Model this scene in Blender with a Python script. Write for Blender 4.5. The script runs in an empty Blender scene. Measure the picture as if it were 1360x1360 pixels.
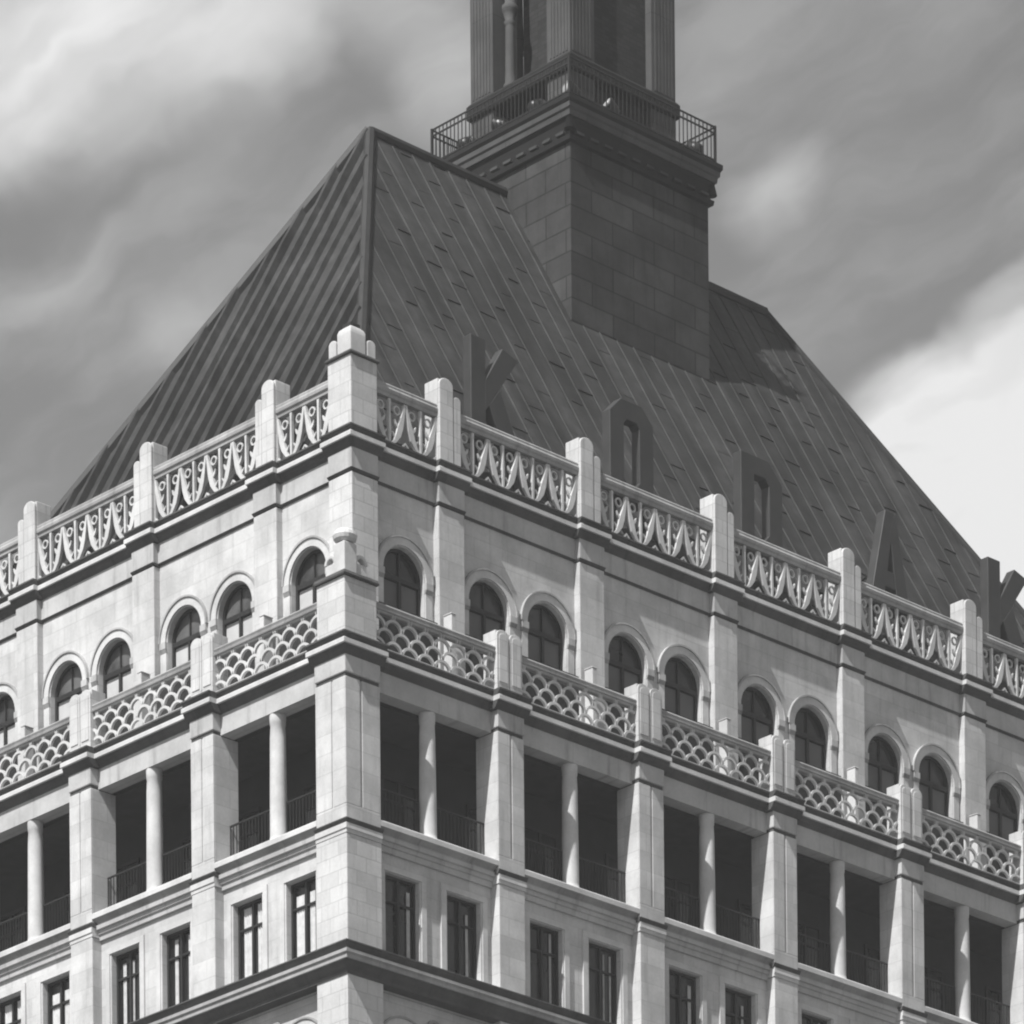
import bpy, bmesh, math, random
from mathutils import Vector, Matrix
R = math.radians
random.seed(7)
SC = bpy.context.scene
C = SC.collection

# ------------------------------------------------------------------ camera
YAW, ROLL = 0.7890875, -0.009
FW = Vector((math.cos(YAW), math.sin(YAW), 0))
RT = Vector((math.sin(YAW), -math.cos(YAW), 0))
UP = Vector((0, 0, 1))
cr, sr = math.cos(ROLL), math.sin(ROLL)
ax = RT*cr + UP*sr
ay = UP*cr - RT*sr
cam_d = bpy.data.cameras.new('camera')
cam = bpy.data.objects.new('camera', cam_d)
C.objects.link(cam)
m = Matrix((ax, ay, -FW)).transposed().to_4x4()
m.translation = Vector((-86.1478, -98.6516, 0))
cam.matrix_world = m
cam_d.sensor_fit = 'HORIZONTAL'
cam_d.sensor_width = 36
FPX = 7281.16
cam_d.lens = 36*FPX/1360
PX, PY = 922.18-680, 3816.575-680
cam_d.shift_x = -(cr*PX - sr*PY)/1360
cam_d.shift_y = (sr*PX + cr*PY)/1360
cam_d.clip_start = 1
cam_d.clip_end = 6000
SC.camera = cam

# ------------------------------------------------------------------ sun and sky
SUN_D = Vector((1, .215, -1.30)).normalized()          # the way the light travels
sd = bpy.data.lights.new('sun', 'SUN')
sd.energy = 4.85
sd.angle = R(.5)
sd.color = (1, .995, .985)
sun = bpy.data.objects.new('sun', sd)
C.objects.link(sun)
sun.rotation_euler = SUN_D.to_track_quat('-Z', 'Y').to_euler()
sun.location = (-60, -20, 120)

SC.view_settings.view_transform = 'Standard'
SC.view_settings.look = 'None'
SC.view_settings.gamma = 1
SC.view_settings.use_curve_mapping = False
SC.view_settings.exposure = 0.56
SC.render.engine = 'CYCLES'
SC.cycles.filter_width = 2.1

W = bpy.data.worlds.new('World')
SC.world = W
W.use_nodes = True
nt = W.node_tree
for n in list(nt.nodes):
    nt.nodes.remove(n)
def N(t, tree=None, **kw):
    n = (tree or nt).nodes.new(t)
    for k, v in kw.items():
        setattr(n, k, v)
    return n
def mth(tree, op, a, b=None, c=None, clamp=False):
    n = tree.nodes.new('ShaderNodeMath'); n.operation = op; n.use_clamp = clamp
    for i, v in enumerate((a, b, c)):
        if v is None: continue
        if isinstance(v, (int, float)): n.inputs[i].default_value = v
        else: tree.links.new(v, n.inputs[i])
    return n.outputs[0]
def vmth(tree, op, a, b=None):
    n = tree.nodes.new('ShaderNodeVectorMath'); n.operation = op
    for i, v in enumerate((a, b)):
        if v is None: continue
        if isinstance(v, (tuple, Vector)): n.inputs[i].default_value = v
        else: tree.links.new(v, n.inputs[i])
    return n.outputs['Value'] if op in ('DOT_PRODUCT', 'LENGTH') else n.outputs[0]
def smooth(tree, v, a, b, lo=0., hi=1.):
    n = tree.nodes.new('ShaderNodeMapRange'); n.interpolation_type = 'SMOOTHSTEP'
    tree.links.new(v, n.inputs[0])
    for i, x in zip((1, 2, 3, 4), (a, b, lo, hi)): n.inputs[i].default_value = x
    return n.outputs[0]
def noise(tree, vec, scale, detail=4, rough=.55, dist=0.):
    n = tree.nodes.new('ShaderNodeTexNoise')
    n.inputs['Scale'].default_value = scale; n.inputs['Detail'].default_value = detail
    n.inputs['Roughness'].default_value = rough; n.inputs['Distortion'].default_value = dist
    if vec is not None: tree.links.new(vec, n.inputs['Vector'])
    return n.outputs['Fac']

sky = N('ShaderNodeTexSky', sky_type='NISHITA')
sky.sun_disc = False
sky.sun_elevation = math.asin(-SUN_D.z)
sky.sun_rotation = math.atan2(-SUN_D.x, -SUN_D.y)
bw = N('ShaderNodeRGBToBW')
nt.links.new(sky.outputs[0], bw.inputs[0])
tc = N('ShaderNodeTexCoord')
D = tc.outputs['Generated']
dz = mth(nt, 'MAXIMUM', vmth(nt, 'DOT_PRODUCT', D, (0, 0, 1)), .03)
# flat cloud layer: where each sky direction meets a plane overhead, in units of its height
lx = mth(nt, 'MULTIPLY', mth(nt, 'DIVIDE', vmth(nt, 'DOT_PRODUCT', D, tuple(RT)), dz), 3600.)
ly = mth(nt, 'MULTIPLY', mth(nt, 'SUBTRACT', mth(nt, 'DIVIDE', vmth(nt, 'DOT_PRODUCT', D, tuple(FW)), dz), 2.1), 1690.)
def layer_xy(u, v):
    """the cloud layer position of a sky direction given as (across, height) of the view axis"""
    X = (u-922)/FPX; Z = (3816-v)/FPX
    return X/Z*3600., (1/Z-2.1)*1690.
cmb = N('ShaderNodeCombineXYZ')
nt.links.new(lx, cmb.inputs[0]); nt.links.new(ly, cmb.inputs[1])
P0 = cmb.outputs[0]
# wisps: warp the layer by low noise
wn = N('ShaderNodeTexNoise'); wn.inputs['Scale'].default_value = .006; wn.inputs['Detail'].default_value = 3
nt.links.new(P0, wn.inputs['Vector'])
warp = vmth(nt, 'SCALE', vmth(nt, 'SUBTRACT', wn.outputs['Color'], (.5, .5, .5)))
warp.node.inputs['Scale'].default_value = 130.
warp = vmth(nt, 'MULTIPLY', warp, (1, 1, 0))
P1 = vmth(nt, 'ADD', P0, warp)
def mapped(vec, rot, sx, sy, loc=(0, 0)):
    a = N('ShaderNodeMapping'); a.vector_type = 'TEXTURE'
    a.inputs['Location'].default_value = (loc[0], loc[1], 0)
    a.inputs['Rotation'].default_value = (0, 0, rot)
    a.inputs['Scale'].default_value = (sx, sy, 1)
    nt.links.new(vec, a.inputs[0]); return a.outputs[0]
# clouds: across, height, half length, half width, tilt (deg), strength, softness
CL = [(70, 50, 410, 185, -14, .95, .1), (400, 30, 230, 80, -28, .42, .05), (40, 190, 150, 45, -20, .25, .1),
      (590, 70, 110, 150, 0, .38, .05), (150, 330, 230, 45, -30, .18, .05), (250, 440, 110, 50, -35, .22, .05),
      (60, 400, 160, 60, -20, .13, .05), (300, 210, 200, 45, -32, .14, .05),
      (1042, 260, 92, 62, -40, .42, .0), (1400, 706, 530, 332, -27, 1.2, .85), (1345, 395, 130, 34, -30, .35, .3),
      (1180, 500, 120, 40, -24, .3, .1), (1230, 60, 260, 70, -32, .05, .05), (960, 90, 160, 60, -35, .08, .05)]
acc = None
for (u, v, rx, ry, rot, st, hard) in CL:
    x, y = layer_xy(u, v)
    q = mapped(P1, R(rot), rx, ry, (x, y))
    ln = vmth(nt, 'LENGTH', q)
    b = smooth(nt, ln, hard, 1.15, st, 0.)
    acc = b if acc is None else mth(nt, 'ADD', acc, b)
# streaks across the blobs and faint streaks everywhere
st = noise(nt, mapped(P1, R(-30), 420, 95), 1.0, 3, .5)
st = smooth(nt, st, .3, .75, .72, 1.15)
acc = mth(nt, 'MULTIPLY', acc, st)
bg = noise(nt, mapped(P1, R(-30), 600, 160, (900, 300)), 1.0, 6, .55)
acc = mth(nt, 'ADD', acc, smooth(nt, bg, .38, .75, 0., .2))
far = noise(nt, mapped(P0, R(20), 2600, 1500, (500, 900)), 1.0, 5, .55)
# broken cloud added to the unseen rest of the sky to set the fill light
away = smooth(nt, vmth(nt, 'LENGTH', mapped(P0, 0, 1500, 1200)), .95, 1.6)
acc = mth(nt, 'ADD', acc, mth(nt, 'MULTIPLY', away, smooth(nt, far, .4, .7, 0., .1)))
acc = mth(nt, 'MINIMUM', acc, 1.0)
SKY_BASE, CLOUD = 0.80, 5.7
base = mth(nt, 'MULTIPLY', bw.outputs[0], SKY_BASE)
mixv = mth(nt, 'ADD', mth(nt, 'MULTIPLY', base, mth(nt, 'SUBTRACT', 1., acc)), mth(nt, 'MULTIPLY', acc, CLOUD))
bgn = N('ShaderNodeBackground'); bgn.inputs[1].default_value = .1
out = N('ShaderNodeOutputWorld')
cc = N('ShaderNodeCombineColor')
for i in range(3): nt.links.new(mixv, cc.inputs[i])
nt.links.new(cc.outputs[0], bgn.inputs[0])
nt.links.new(bgn.outputs[0], out.inputs[0])

# ------------------------------------------------------------------ materials
def new_mat(name):
    a = bpy.data.materials.new(name); a.use_nodes = True
    t = a.node_tree
    return a, t, t.nodes['Principled BSDF']
def grey(v): return (v, v, v, 1)
def col_from(t, v, bs):
    c = t.nodes.new('ShaderNodeCombineColor')
    for i in range(3): t.links.new(v, c.inputs[i])
    t.links.new(c.outputs[0], bs.inputs['Base Color'])
def wall_uv(t):
    g = t.nodes.new('ShaderNodeNewGeometry')
    sn = t.nodes.new('ShaderNodeSeparateXYZ'); t.links.new(g.outputs['True Normal'], sn.inputs[0])
    sp = t.nodes.new('ShaderNodeSeparateXYZ'); t.links.new(g.outputs['Position'], sp.inputs[0])
    onx = mth(t, 'GREATER_THAN', mth(t, 'ABSOLUTE', sn.outputs[0]), .6)
    u = mth(t, 'ADD', mth(t, 'MULTIPLY', sp.outputs[0], mth(t, 'SUBTRACT', 1., onx)), mth(t, 'MULTIPLY', sp.outputs[1], onx))
    c = t.nodes.new('ShaderNodeCombineXYZ')
    t.links.new(u, c.inputs[0]); t.links.new(sp.outputs[2], c.inputs[1])
    return g, c.outputs[0], u, sp.outputs[2]
def stone(name, alb, bw_=1.05, bh=.47, joint=.72, blotch=.16, streak=.22, tone=.10, mort=.012):
    a, t, bs = new_mat(name)
    g, uv, u, z = wall_uv(t)
    bt = t.nodes.new('ShaderNodeTexBrick')
    t.links.new(uv, bt.inputs['Vector'])
    bt.inputs['Scale'].default_value = 1; bt.inputs['Brick Width'].default_value = bw_; bt.inputs['Row Height'].default_value = bh
    bt.inputs['Mortar Size'].default_value = mort; bt.inputs['Mortar Smooth'].default_value = .6
    bt.inputs['Color1'].default_value = grey(1.0); bt.inputs['Color2'].default_value = grey(1.0-tone)
    bt.inputs['Mortar'].default_value = grey(joint)
    s = t.nodes.new('ShaderNodeSeparateColor'); t.links.new(bt.outputs['Color'], s.inputs[0])
    v = s.outputs[0]
    n1 = noise(t, g.outputs['Position'], .9, 6, .62)
    v = mth(t, 'MULTIPLY', v, smooth(t, n1, .3, .72, 1.0-blotch, 1.0+blotch*.35))
    mp = t.nodes.new('ShaderNodeMapping'); mp.inputs['Scale'].default_value = (4.5, .35, 1)
    t.links.new(uv, mp.inputs[0])
    n2 = noise(t, mp.outputs[0], 1.0, 4, .6)
    v = mth(t, 'MULTIPLY', v, smooth(t, n2, .5, .78, 1.0, 1.0-streak))
    n3 = noise(t, g.outputs['Position'], 14., 3, .6)
    v = mth(t, 'MULTIPLY', v, smooth(t, n3, .25, .75, .95, 1.04))
    v = mth(t, 'MULTIPLY', v, alb)
    col_from(t, v, bs)
    bs.inputs['Roughness'].default_value = .9
    bs.inputs['Specular IOR Level'].default_value = .2
    bp = t.nodes.new('ShaderNodeBump'); bp.inputs['Strength'].default_value = .25; bp.inputs['Distance'].default_value = .02
    hgt = mth(t, 'ADD', s.outputs[0], mth(t, 'MULTIPLY', n3, .35))
    t.links.new(hgt, bp.inputs['Height']); t.links.new(bp.outputs[0], bs.inputs['Normal'])
    return a
def plain(name, alb, rough=.6, spec=.3, var=.15, scale=2.5, metal=0.):
    a, t, bs = new_mat(name)
    g = t.nodes.new('ShaderNodeNewGeometry')
    n1 = noise(t, g.outputs['Position'], scale, 5, .6)
    col_from(t, mth(t, 'MULTIPLY', smooth(t, n1, .3, .7, 1-var, 1+var), alb), bs)
    bs.inputs['Roughness'].default_value = rough; bs.inputs['Specular IOR Level'].default_value = spec
    bs.inputs['Metallic'].default_value = metal
    return a
def glass_mat(name, alb, rough=.06):
    a, t, bs = new_mat(name)
    g = t.nodes.new('ShaderNodeNewGeometry')
    n1 = noise(t, g.outputs['Position'], .55, 4, .6)
    col_from(t, mth(t, 'MULTIPLY', smooth(t, n1, .35, .72, .55, 2.0), alb), bs)
    bs.inputs['Roughness'].default_value = rough; bs.inputs['Specular IOR Level'].default_value = .5
    bp = t.nodes.new('ShaderNodeBump'); bp.inputs['Strength'].default_value = .06; bp.inputs['Distance'].default_value = .05
    t.links.new(n1, bp.inputs['Height']); t.links.new(bp.outputs[0], bs.inputs['Normal'])
    return a
M = dict(
    stone=stone('pale_limestone', .53, joint=.76, mort=.012, streak=.2, tone=.15, blotch=.22),
    block=stone('pale_limestone_blocks', .54, .62, .36, joint=.70, mort=.014, tone=.15, streak=.2),
    carve=stone('carved_limestone', .52, 3, 3, joint=.95, tone=.02, blotch=.22, streak=.1),
    sootshade=stone('soot_and_shadow_limestone', .085, 2.4, .8, joint=.85, blotch=.35, streak=.4),  # soot stain and the shade of recesses in one dark colour
    beam=stone('rain_streaked_limestone', .44, 2.2, 2, joint=.8, blotch=.2, streak=.4),
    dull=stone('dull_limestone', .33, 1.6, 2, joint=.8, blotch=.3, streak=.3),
    hood=stone('stained_shadow_hood', .36, 3, 3, joint=.9, blotch=.3, streak=.3),
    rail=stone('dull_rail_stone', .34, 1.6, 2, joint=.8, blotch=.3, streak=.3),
    darker=stone('darker_limestone', .29, 1.6, 2, joint=.8, blotch=.3, streak=.35),
    tower=stone('tower_stone', .054, 1.55, .62, joint=.35, blotch=.35, streak=.35, mort=.03, tone=.3),
    towercap=stone('tower_pale_trim', .075, 2.2, 3, joint=.5, blotch=.25, streak=.25),
    towerdark=stone('tower_dark_trim', .015, 2.2, 3, joint=.7),
    brick=stone('tower_brick', .035, .26, .12, joint=.55, tone=.45, mort=.014),
    iron=plain('black_iron', .013, .5, .4),
    frame=plain('dark_window_frame', .018, .5, .3),
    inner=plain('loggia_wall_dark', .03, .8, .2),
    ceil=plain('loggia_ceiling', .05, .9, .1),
    glass=glass_mat('window_glass_dark', .02),
    lunette=glass_mat('window_glass_lit', .06, .12),
    blindshade=plain('shaded_blind', .085, .6, .5, .12, 1.2),
    blind=plain('sunlit_blind', .42, .6, .5, .12, 1.2),
    curtain=plain('pale_curtain', .5, .9, .1, .12, 6),
    letter=plain('dark_painted_sheet', .034, .5, .35, .18, 1.5),
    lamp=plain('lamp_housing', .02, .4, .4),
    lens=plain('lamp_lens_glass', .3, .08, .8, .05),
    plinth=plain('dark_plinth', .022, .8, .2, .3, 1.),
    paving=plain('dark_floor_paving', .08, .9, .1),
    floor=plain('terrace_paving', .16, .9, .1),
)
def roof_mat():
    a, t, bs = new_mat('roof_sheet_metal')
    g = t.nodes.new('ShaderNodeNewGeometry')
    n1 = noise(t, g.outputs['Position'], .35, 6, .62)
    n2 = noise(t, g.outputs['Position'], 3.0, 5, .65)
    v = mth(t, 'MULTIPLY', smooth(t, n1, .3, .7, .62, 1.25), smooth(t, n2, .3, .7, .72, 1.25))
    mp = t.nodes.new('ShaderNodeMapping'); mp.inputs['Scale'].default_value = (1.6, .25, .16)
    t.links.new(g.outputs['Position'], mp.inputs[0])
    n3 = noise(t, mp.outputs[0], 1.0, 5, .65)
    v = mth(t, 'MULTIPLY', v, smooth(t, n3, .32, .7, .55, 1.4))
    col_from(t, mth(t, 'MULTIPLY', v, .029), bs)
    bs.inputs['Roughness'].default_value = .62
    bs.inputs['Specular IOR Level'].default_value = .35
    bp = t.nodes.new('ShaderNodeBump'); bp.inputs['Strength'].default_value = .2; bp.inputs['Distance'].default_value = .05
    t.links.new(n2, bp.inputs['Height']); t.links.new(bp.outputs[0], bs.inputs['Normal'])
    return a
M['roof'] = roof_mat()
M['roofjoint'] = plain('roof_joint_metal', .016, .6, .3)
M['roofdark'] = plain('roof_ridge_metal', .022, .6, .3)
def ground_mat():
    a, t, bs = new_mat('city_ground')
    g = t.nodes.new('ShaderNodeNewGeometry')
    n1 = noise(t, g.outputs['Position'], .02, 6, .6)
    col_from(t, smooth(t, n1, .3, .7, .07, .13), bs)
    bs.inputs['Roughness'].default_value = .95
    return a

# ------------------------------------------------------------------ mesh helpers
# facade coordinates: s along the facade from the corner, o outward from the pier face, z up
def FR(s, o, z): return Vector((s, -o, z))
def FL(s, o, z): return Vector((-o, s, z))
def ID(x, y, z): return Vector((x, y, z))
class B:
    def __init__(self, f=ID):
        self.bm = bmesh.new(); self.f = f
    def v(self, a): return self.bm.verts.new(self.f(*a))
    def face(self, pts): 
        try: return self.bm.faces.new([self.v(p) for p in pts])
        except ValueError: return None
    def box(self, s0, s1, o0, o1, z0, z1):
        vs = [self.v((s, o, z)) for s in (s0, s1) for o in (o0, o1) for z in (z0, z1)]
        for q in ((0, 1, 3, 2), (4, 6, 7, 5), (0, 4, 5, 1), (2, 3, 7, 6), (0, 2, 6, 4), (1, 5, 7, 3)):
            self.bm.faces.new([vs[i] for i in q])
        return self
    def loft(self, rings, cap=True, closed=True):
        vr = [[self.v(p) for p in r] for r in rings]
        n = len(vr[0])
        for a, b in zip(vr, vr[1:]):
            for i in range(n if closed else n-1):
                j = (i+1) % n
                self.bm.faces.new((a[i], a[j], b[j], b[i]))
        if cap:
            self.bm.faces.new(vr[0][::-1]); self.bm.faces.new(vr[-1])
        return self
    def extr(self, prof, s0, s1):                  # profile of (o, z) run along s
        return self.loft([[(s, o, z) for o, z in prof] for s in (s0, s1)])
    def corner(self, prof, w, back=0.0):           # profile swept round the building corner, w along each face
        return self.loft([[(-o, w, z) for o, z in prof], [(-o, -o, z) for o, z in prof], [(w, -o, z) for o, z in prof]])
    def plate(self, pts, o0, o1):                  # outline of (s, z) with thickness in o
        return self.loft([[(s, o, z) for s, z in pts] for o in (o0, o1)])
    def lathe(self, prof, c=(0, 0), n=20):
        rings = [[(c[0]+r*math.cos(2*math.pi*i/n), c[1]+r*math.sin(2*math.pi*i/n), z) for i in range(n)] for r, z in prof]
        return self.loft(rings)
    def tube(self, pts, r, n=6):
        pts = [self.f(*p) for p in pts]; f = self.f; self.f = ID
        rings = []
        for i, p in enumerate(pts):
            d = (pts[min(i+1, len(pts)-1)]-pts[max(i-1, 0)]).normalized()
            a = d.orthogonal().normalized() if abs(d.z) > .9 else d.cross(UP).normalized()
            b = d.cross(a)
            rings.append([tuple(p+(a*math.cos(2*math.pi*k/n)+b*math.sin(2*math.pi*k/n))*r) for k in range(n)])
        self.loft(rings); self.f = f
        return self
    def ribbon(self, pts, w, o0, o1):              # a flat bar following (s, z) points, widths w (number or list)
        n = len(pts); L = []; Rr = []
        for i, p in enumerate(pts):
            a = pts[max(i-1, 0)]; b = pts[min(i+1, n-1)]
            dx, dy = b[0]-a[0], b[1]-a[1]; l = math.hypot(dx, dy) or 1
            ww = (w[i] if isinstance(w, (list, tuple)) else w)/2
            L.append((p[0]-dy/l*ww, p[1]+dx/l*ww)); Rr.append((p[0]+dy/l*ww, p[1]-dx/l*ww))
        rings = [[(l_[0], o0, l_[1]), (l_[0], o1, l_[1]), (r_[0], o1, r_[1]), (r_[0], o0, r_[1])] for l_, r_ in zip(L, Rr)]
        return self.loft(rings)
    def build(self, name, mat, parent=None, loc=(0, 0, 0), smooth_=False, label=None):
        bmesh.ops.recalc_face_normals(self.bm, faces=self.bm.faces[:])
        me = bpy.data.meshes.new(name); self.bm.to_mesh(me); self.bm.free()
        me.materials.append(M[mat] if isinstance(mat, str) else mat)
        if smooth_:
            for p in me.polygons: p.use_smooth = True
        o = bpy.data.objects.new(name, me); C.objects.link(o)
        o.location = loc
        if parent is not None: o.parent = parent
        if label: o['label'] = label
        if name in BEVEL:
            bv = o.modifiers.new('edge', 'BEVEL'); bv.width = .022; bv.segments = 2; bv.limit_method = 'ANGLE'; bv.angle_limit = R(50)
        return o
BEVEL = {'pier', 'pedestal', 'corner_pedestal', 'pinnacle', 'corner_pinnacle', 'corner_pier', 'pilaster', 'corner_pilaster', 'capital_block', 'terrace_post', 'crown', 'finial', 'roof_tower', 'letter'}
def copy_tree(o, parent, loc=None):
    c = o.copy(); C.objects.link(c); c.parent = parent
    if loc is not None: c.location = loc
    for ch in o.children: copy_tree(ch, c)
    return c
def thing(name, label, cat, loc=(0, 0, 0), group=None):
    o = bpy.data.objects.new(name, None); C.objects.link(o); o.location = loc
    o['label'] = label; o['category'] = cat
    if group: o['group'] = group
    return o

# ------------------------------------------------------------------ ground
gb = B(); gb.box(-3000, 3000, -3000, 3000, -2.2, -1.7)
g_ = gb.build('ground', ground_mat()); g_['kind'] = 'structure'

# ------------------------------------------------------------------ the office building
BLD = thing('office_building', 'pale limestone office building with arcaded loggia, carved balustrades and steep dark metal roof', 'building', (0, 0, -1.7))
BLD.location = (0, 0, 0)
BAY = 4.8
P0S, PW = 4.93, .87                 # first pier and its width
SETB = 2.087                        # upper storey stands back
NB = {FR: 6, FL: 3}                 # piers between the corner piers
LEN = {FR: 34.72, FL: 20.32}
CW = 1.10                           # corner pier width below
CWU = .86                           # corner pilaster width above (from SETB)
T1, T2 = 53.44, 59.69               # tops of the lower and upper cornice
TB = 46.03                          # top of the big lower cornice
SIDES = [(FR, 'R'), (FL, 'L')]
def piers(f): return [P0S+BAY*k for k in range(NB[f])]
def bays(f, c0, c1):
    """clear spans between piers; c0, c1 inner edges of the two corner piers"""
    p = piers(f); e = [c0]+[x+PW for x in p]; b = p+[c1]
    return list(zip(e, b))
def farcorner(f): return LEN[f]-CW
def rot_loc(f, s, o, z): return f(s, o, z)

LX, LY = LEN[FR], LEN[FL]
# --- plain body below the photographed storeys, rear walls and floors
b = B(); b.box(.35, LX-.02, .35, LY-.02, -1.7, 43.0)
b.build('wall', 'stone', BLD)
b = B()
b.box(4, LX-.01, LY-.4, LY-.01, 43.0, T1); b.box(LX-.4, LX-.01, 4, LY-.4, 43.0, T1)
b.box(6, LX-SETB, LY-SETB-.4, LY-SETB, T1, T2); b.box(LX-SETB-.4, LX-SETB, 6, LY-SETB-.4, T1, T2)
b.build('rear_wall', 'stone', BLD)
b = B(); b.box(.4, LX-.5, .4, LY-.5, 52.62, 53.40)          # terrace slab
b.build('terrace_floor', 'floor', BLD)
b = B(); b.box(.4, LX-.5, .4, LY-.5, 48.75, 49.18)          # loggia floor
b.build('loggia_floor', 'paving', BLD)
b = B(); b.box(SETB+.3, LX-SETB-.5, SETB+.3, LY-SETB-.5, 59.1, 59.62)
b.build('roof_deck', 'roofdark', BLD)

# --- walls with openings
def open_wall(f, s0, s1, z0, z1, o, th, ops):
    """ops: (centre, half width, sill z, spring z, arched)"""
    w = B(f); 
    def q(a, b_, c, d): w.face([(x, o, z) for x, z in (a, b_, c, d)])
    x = s0
    for (c, r, zs, zp, arch) in sorted(ops):
        if c-r > x: q((x, z0), (c-r, z0), (c-r, z1), (x, z1))
        if zs > z0: q((c-r, z0), (c+r, z0), (c+r, zs), (c-r, zs))
        n = 18
        top = [(c-r*math.cos(math.pi*i/n), zp+r*math.sin(math.pi*i/n)) for i in range(n+1)] if arch else [(c-r, zp), (c+r, zp)]
        for a, b_ in zip(top, top[1:]): q(a, b_, (b_[0], z1), (a[0], z1))
        outline = [(c-r, zs)]+top+[(c+r, zs)]
        for a, b_ in zip(outline, outline[1:]+outline[:1]):
            w.face([(a[0], o, a[1]), (b_[0], o, b_[1]), (b_[0], o-th, b_[1]), (a[0], o-th, a[1])])
        x = c+r
    if s1 > x: q((x, z0), (s1, z0), (s1, z1), (x, z1))
    return w

# lower windowed storey, z 46 .. 48.9, wall plane .30 behind the pier faces
UW, UWH = .55, (46.28, 48.22)
AR = .68                                                  # arched window half width
OWALL = -(SETB+.20)
low_win, up_win, arc_win = {}, {}, {}
for f, nm in SIDES:
    bs_ = bays(f, CW, farcorner(f))
    low_win[f] = [((a+b_)/2+d) for a, b_ in bs_ for d in (-1.0, 1.0)]
    ops = [(c, UW, UWH[0], UWH[1], False) for c in low_win[f]]
    open_wall(f, CW*.5, LEN[f]-.4, 45.3, 48.9, -.30, .22, ops).build('wall', 'stone', BLD)
    # storey under the big cornice: round arched windows
    ops = [(c, .62, 41.5, 43.95, True) for c in low_win[f]]
    open_wall(f, CW*.5, LEN[f]-.4, 39.0, 45.3, -.32, .25, ops).build('wall', 'stone', BLD)
    # upper storey
    ub = bays(f, SETB+CWU, LEN[f]-SETB-CWU)
    ub = [(a, b_) for a, b_ in ub]
    lst = []
    for i, (a, b_) in enumerate(ub):
        if b_-a < 2.6: lst.append((a+b_)/2)
        else: lst += [(a+b_)/2-1.0, (a+b_)/2+1.0]
    up_win[f] = lst
    ops = [(c, AR, 54.2, 56.66, True) for c in lst]
    open_wall(f, SETB+.4, LEN[f]-SETB-.4, T1-.05, T2-.12, OWALL, .16, ops).build('wall', 'stone', BLD)
    # plain dark band behind the terrace parapet
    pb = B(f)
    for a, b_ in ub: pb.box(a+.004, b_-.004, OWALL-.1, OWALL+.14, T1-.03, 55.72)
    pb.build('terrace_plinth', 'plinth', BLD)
    # dark wall at the back of the loggia
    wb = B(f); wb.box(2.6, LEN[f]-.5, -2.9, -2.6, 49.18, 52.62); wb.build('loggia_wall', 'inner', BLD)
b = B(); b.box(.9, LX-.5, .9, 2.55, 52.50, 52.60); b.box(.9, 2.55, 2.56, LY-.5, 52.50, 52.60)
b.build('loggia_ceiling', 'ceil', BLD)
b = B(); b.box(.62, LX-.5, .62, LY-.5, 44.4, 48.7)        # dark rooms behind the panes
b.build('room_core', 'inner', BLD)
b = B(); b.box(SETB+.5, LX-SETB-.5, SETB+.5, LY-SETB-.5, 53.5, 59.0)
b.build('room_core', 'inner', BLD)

# --- cornices: profile layers given the wall plane
def cornice_layers(T, p, back):  # lip and bed: soot plus the overhang's shadow put into their colour
    return [('lip', 'sootshade', [(back, T), (p, T), (p, T-.04), (p-.03, T-.05), (p-.095, T-.14), (p-.095, T-.155), (back, T-.155)]),
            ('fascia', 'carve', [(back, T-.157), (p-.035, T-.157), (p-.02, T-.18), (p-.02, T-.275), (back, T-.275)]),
            ('bed', 'sootshade', [(back, T-.277), (p*.62, T-.277), (p*.40, T-.38), (p*.06, T-.46), (back, T-.46)])]
def lay_cornice(T, p, setb, cw, step, wallback, frieze_z, groove):
    """setb: plane of the ressaut faces; bays lie `step` further back"""
    for f, nm in SIDES:
        c1 = LEN[f]-setb-cw
        sp = bays(f, setb+cw, c1)
        par = None
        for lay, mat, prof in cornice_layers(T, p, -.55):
            bb = B(f)
            for a, b_ in sp:                                # bay runs
                bb.extr([(o-setb-step, z) for o, z in prof], a+p*.5, b_-p*.5)
            for s in piers(f):                              # ressauts over the piers
                bb.extr([(o-setb, z) for o, z in prof], s-p*.5, s+PW+p*.5)
            o_ = bb.build('cornice', mat, BLD) if par is None else bb.build('cornice_'+lay, mat, par)
            par = par or o_
    par = None
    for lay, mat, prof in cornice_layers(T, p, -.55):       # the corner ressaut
        bb = B(); bb.corner([(o, z) for o, z in prof], cw+p*.5)
        for v in bb.bm.verts: v.co.x += setb; v.co.y += setb
        o_ = bb.build('corner_cornice', mat, BLD) if par is None else bb.build('cornice_'+lay, mat, par)
        par = par or o_
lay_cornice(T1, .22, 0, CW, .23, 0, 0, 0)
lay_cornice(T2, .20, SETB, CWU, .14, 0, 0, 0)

# big lower cornice, unbroken
p = .31
prof_top = [(-.6, TB), (p, TB), (p, TB-.03), (p-.03, TB-.05), (p-.11, TB-.16), (p-.11, TB-.185), (-.6, TB-.185)]
prof_fas = [(-.6, TB-.187), (p-.05, TB-.187), (p-.03, TB-.20), (p-.03, TB-.275), (p-.06, TB-.28), (p-.06, TB-.30), (p-.075, TB-.305), (p-.075, TB-.40), (-.6, TB-.40)]
prof_bed = [(-.6, TB-.402), (p*.6, TB-.402), (p*.35, TB-.52), (.03, TB-.60), (.03, TB-.68), (-.6, TB-.68)]
par = None
for lay, mat, prof in (('top', 'sootshade', prof_top), ('fascia', 'dull', prof_fas), ('bed', 'sootshade', prof_bed)):  # top and bed bands carry soot and overhang shadow in their colour
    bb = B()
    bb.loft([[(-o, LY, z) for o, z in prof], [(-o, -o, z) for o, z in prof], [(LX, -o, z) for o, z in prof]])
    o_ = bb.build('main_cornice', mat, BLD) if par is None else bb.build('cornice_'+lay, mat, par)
    par = par or o_

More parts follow.
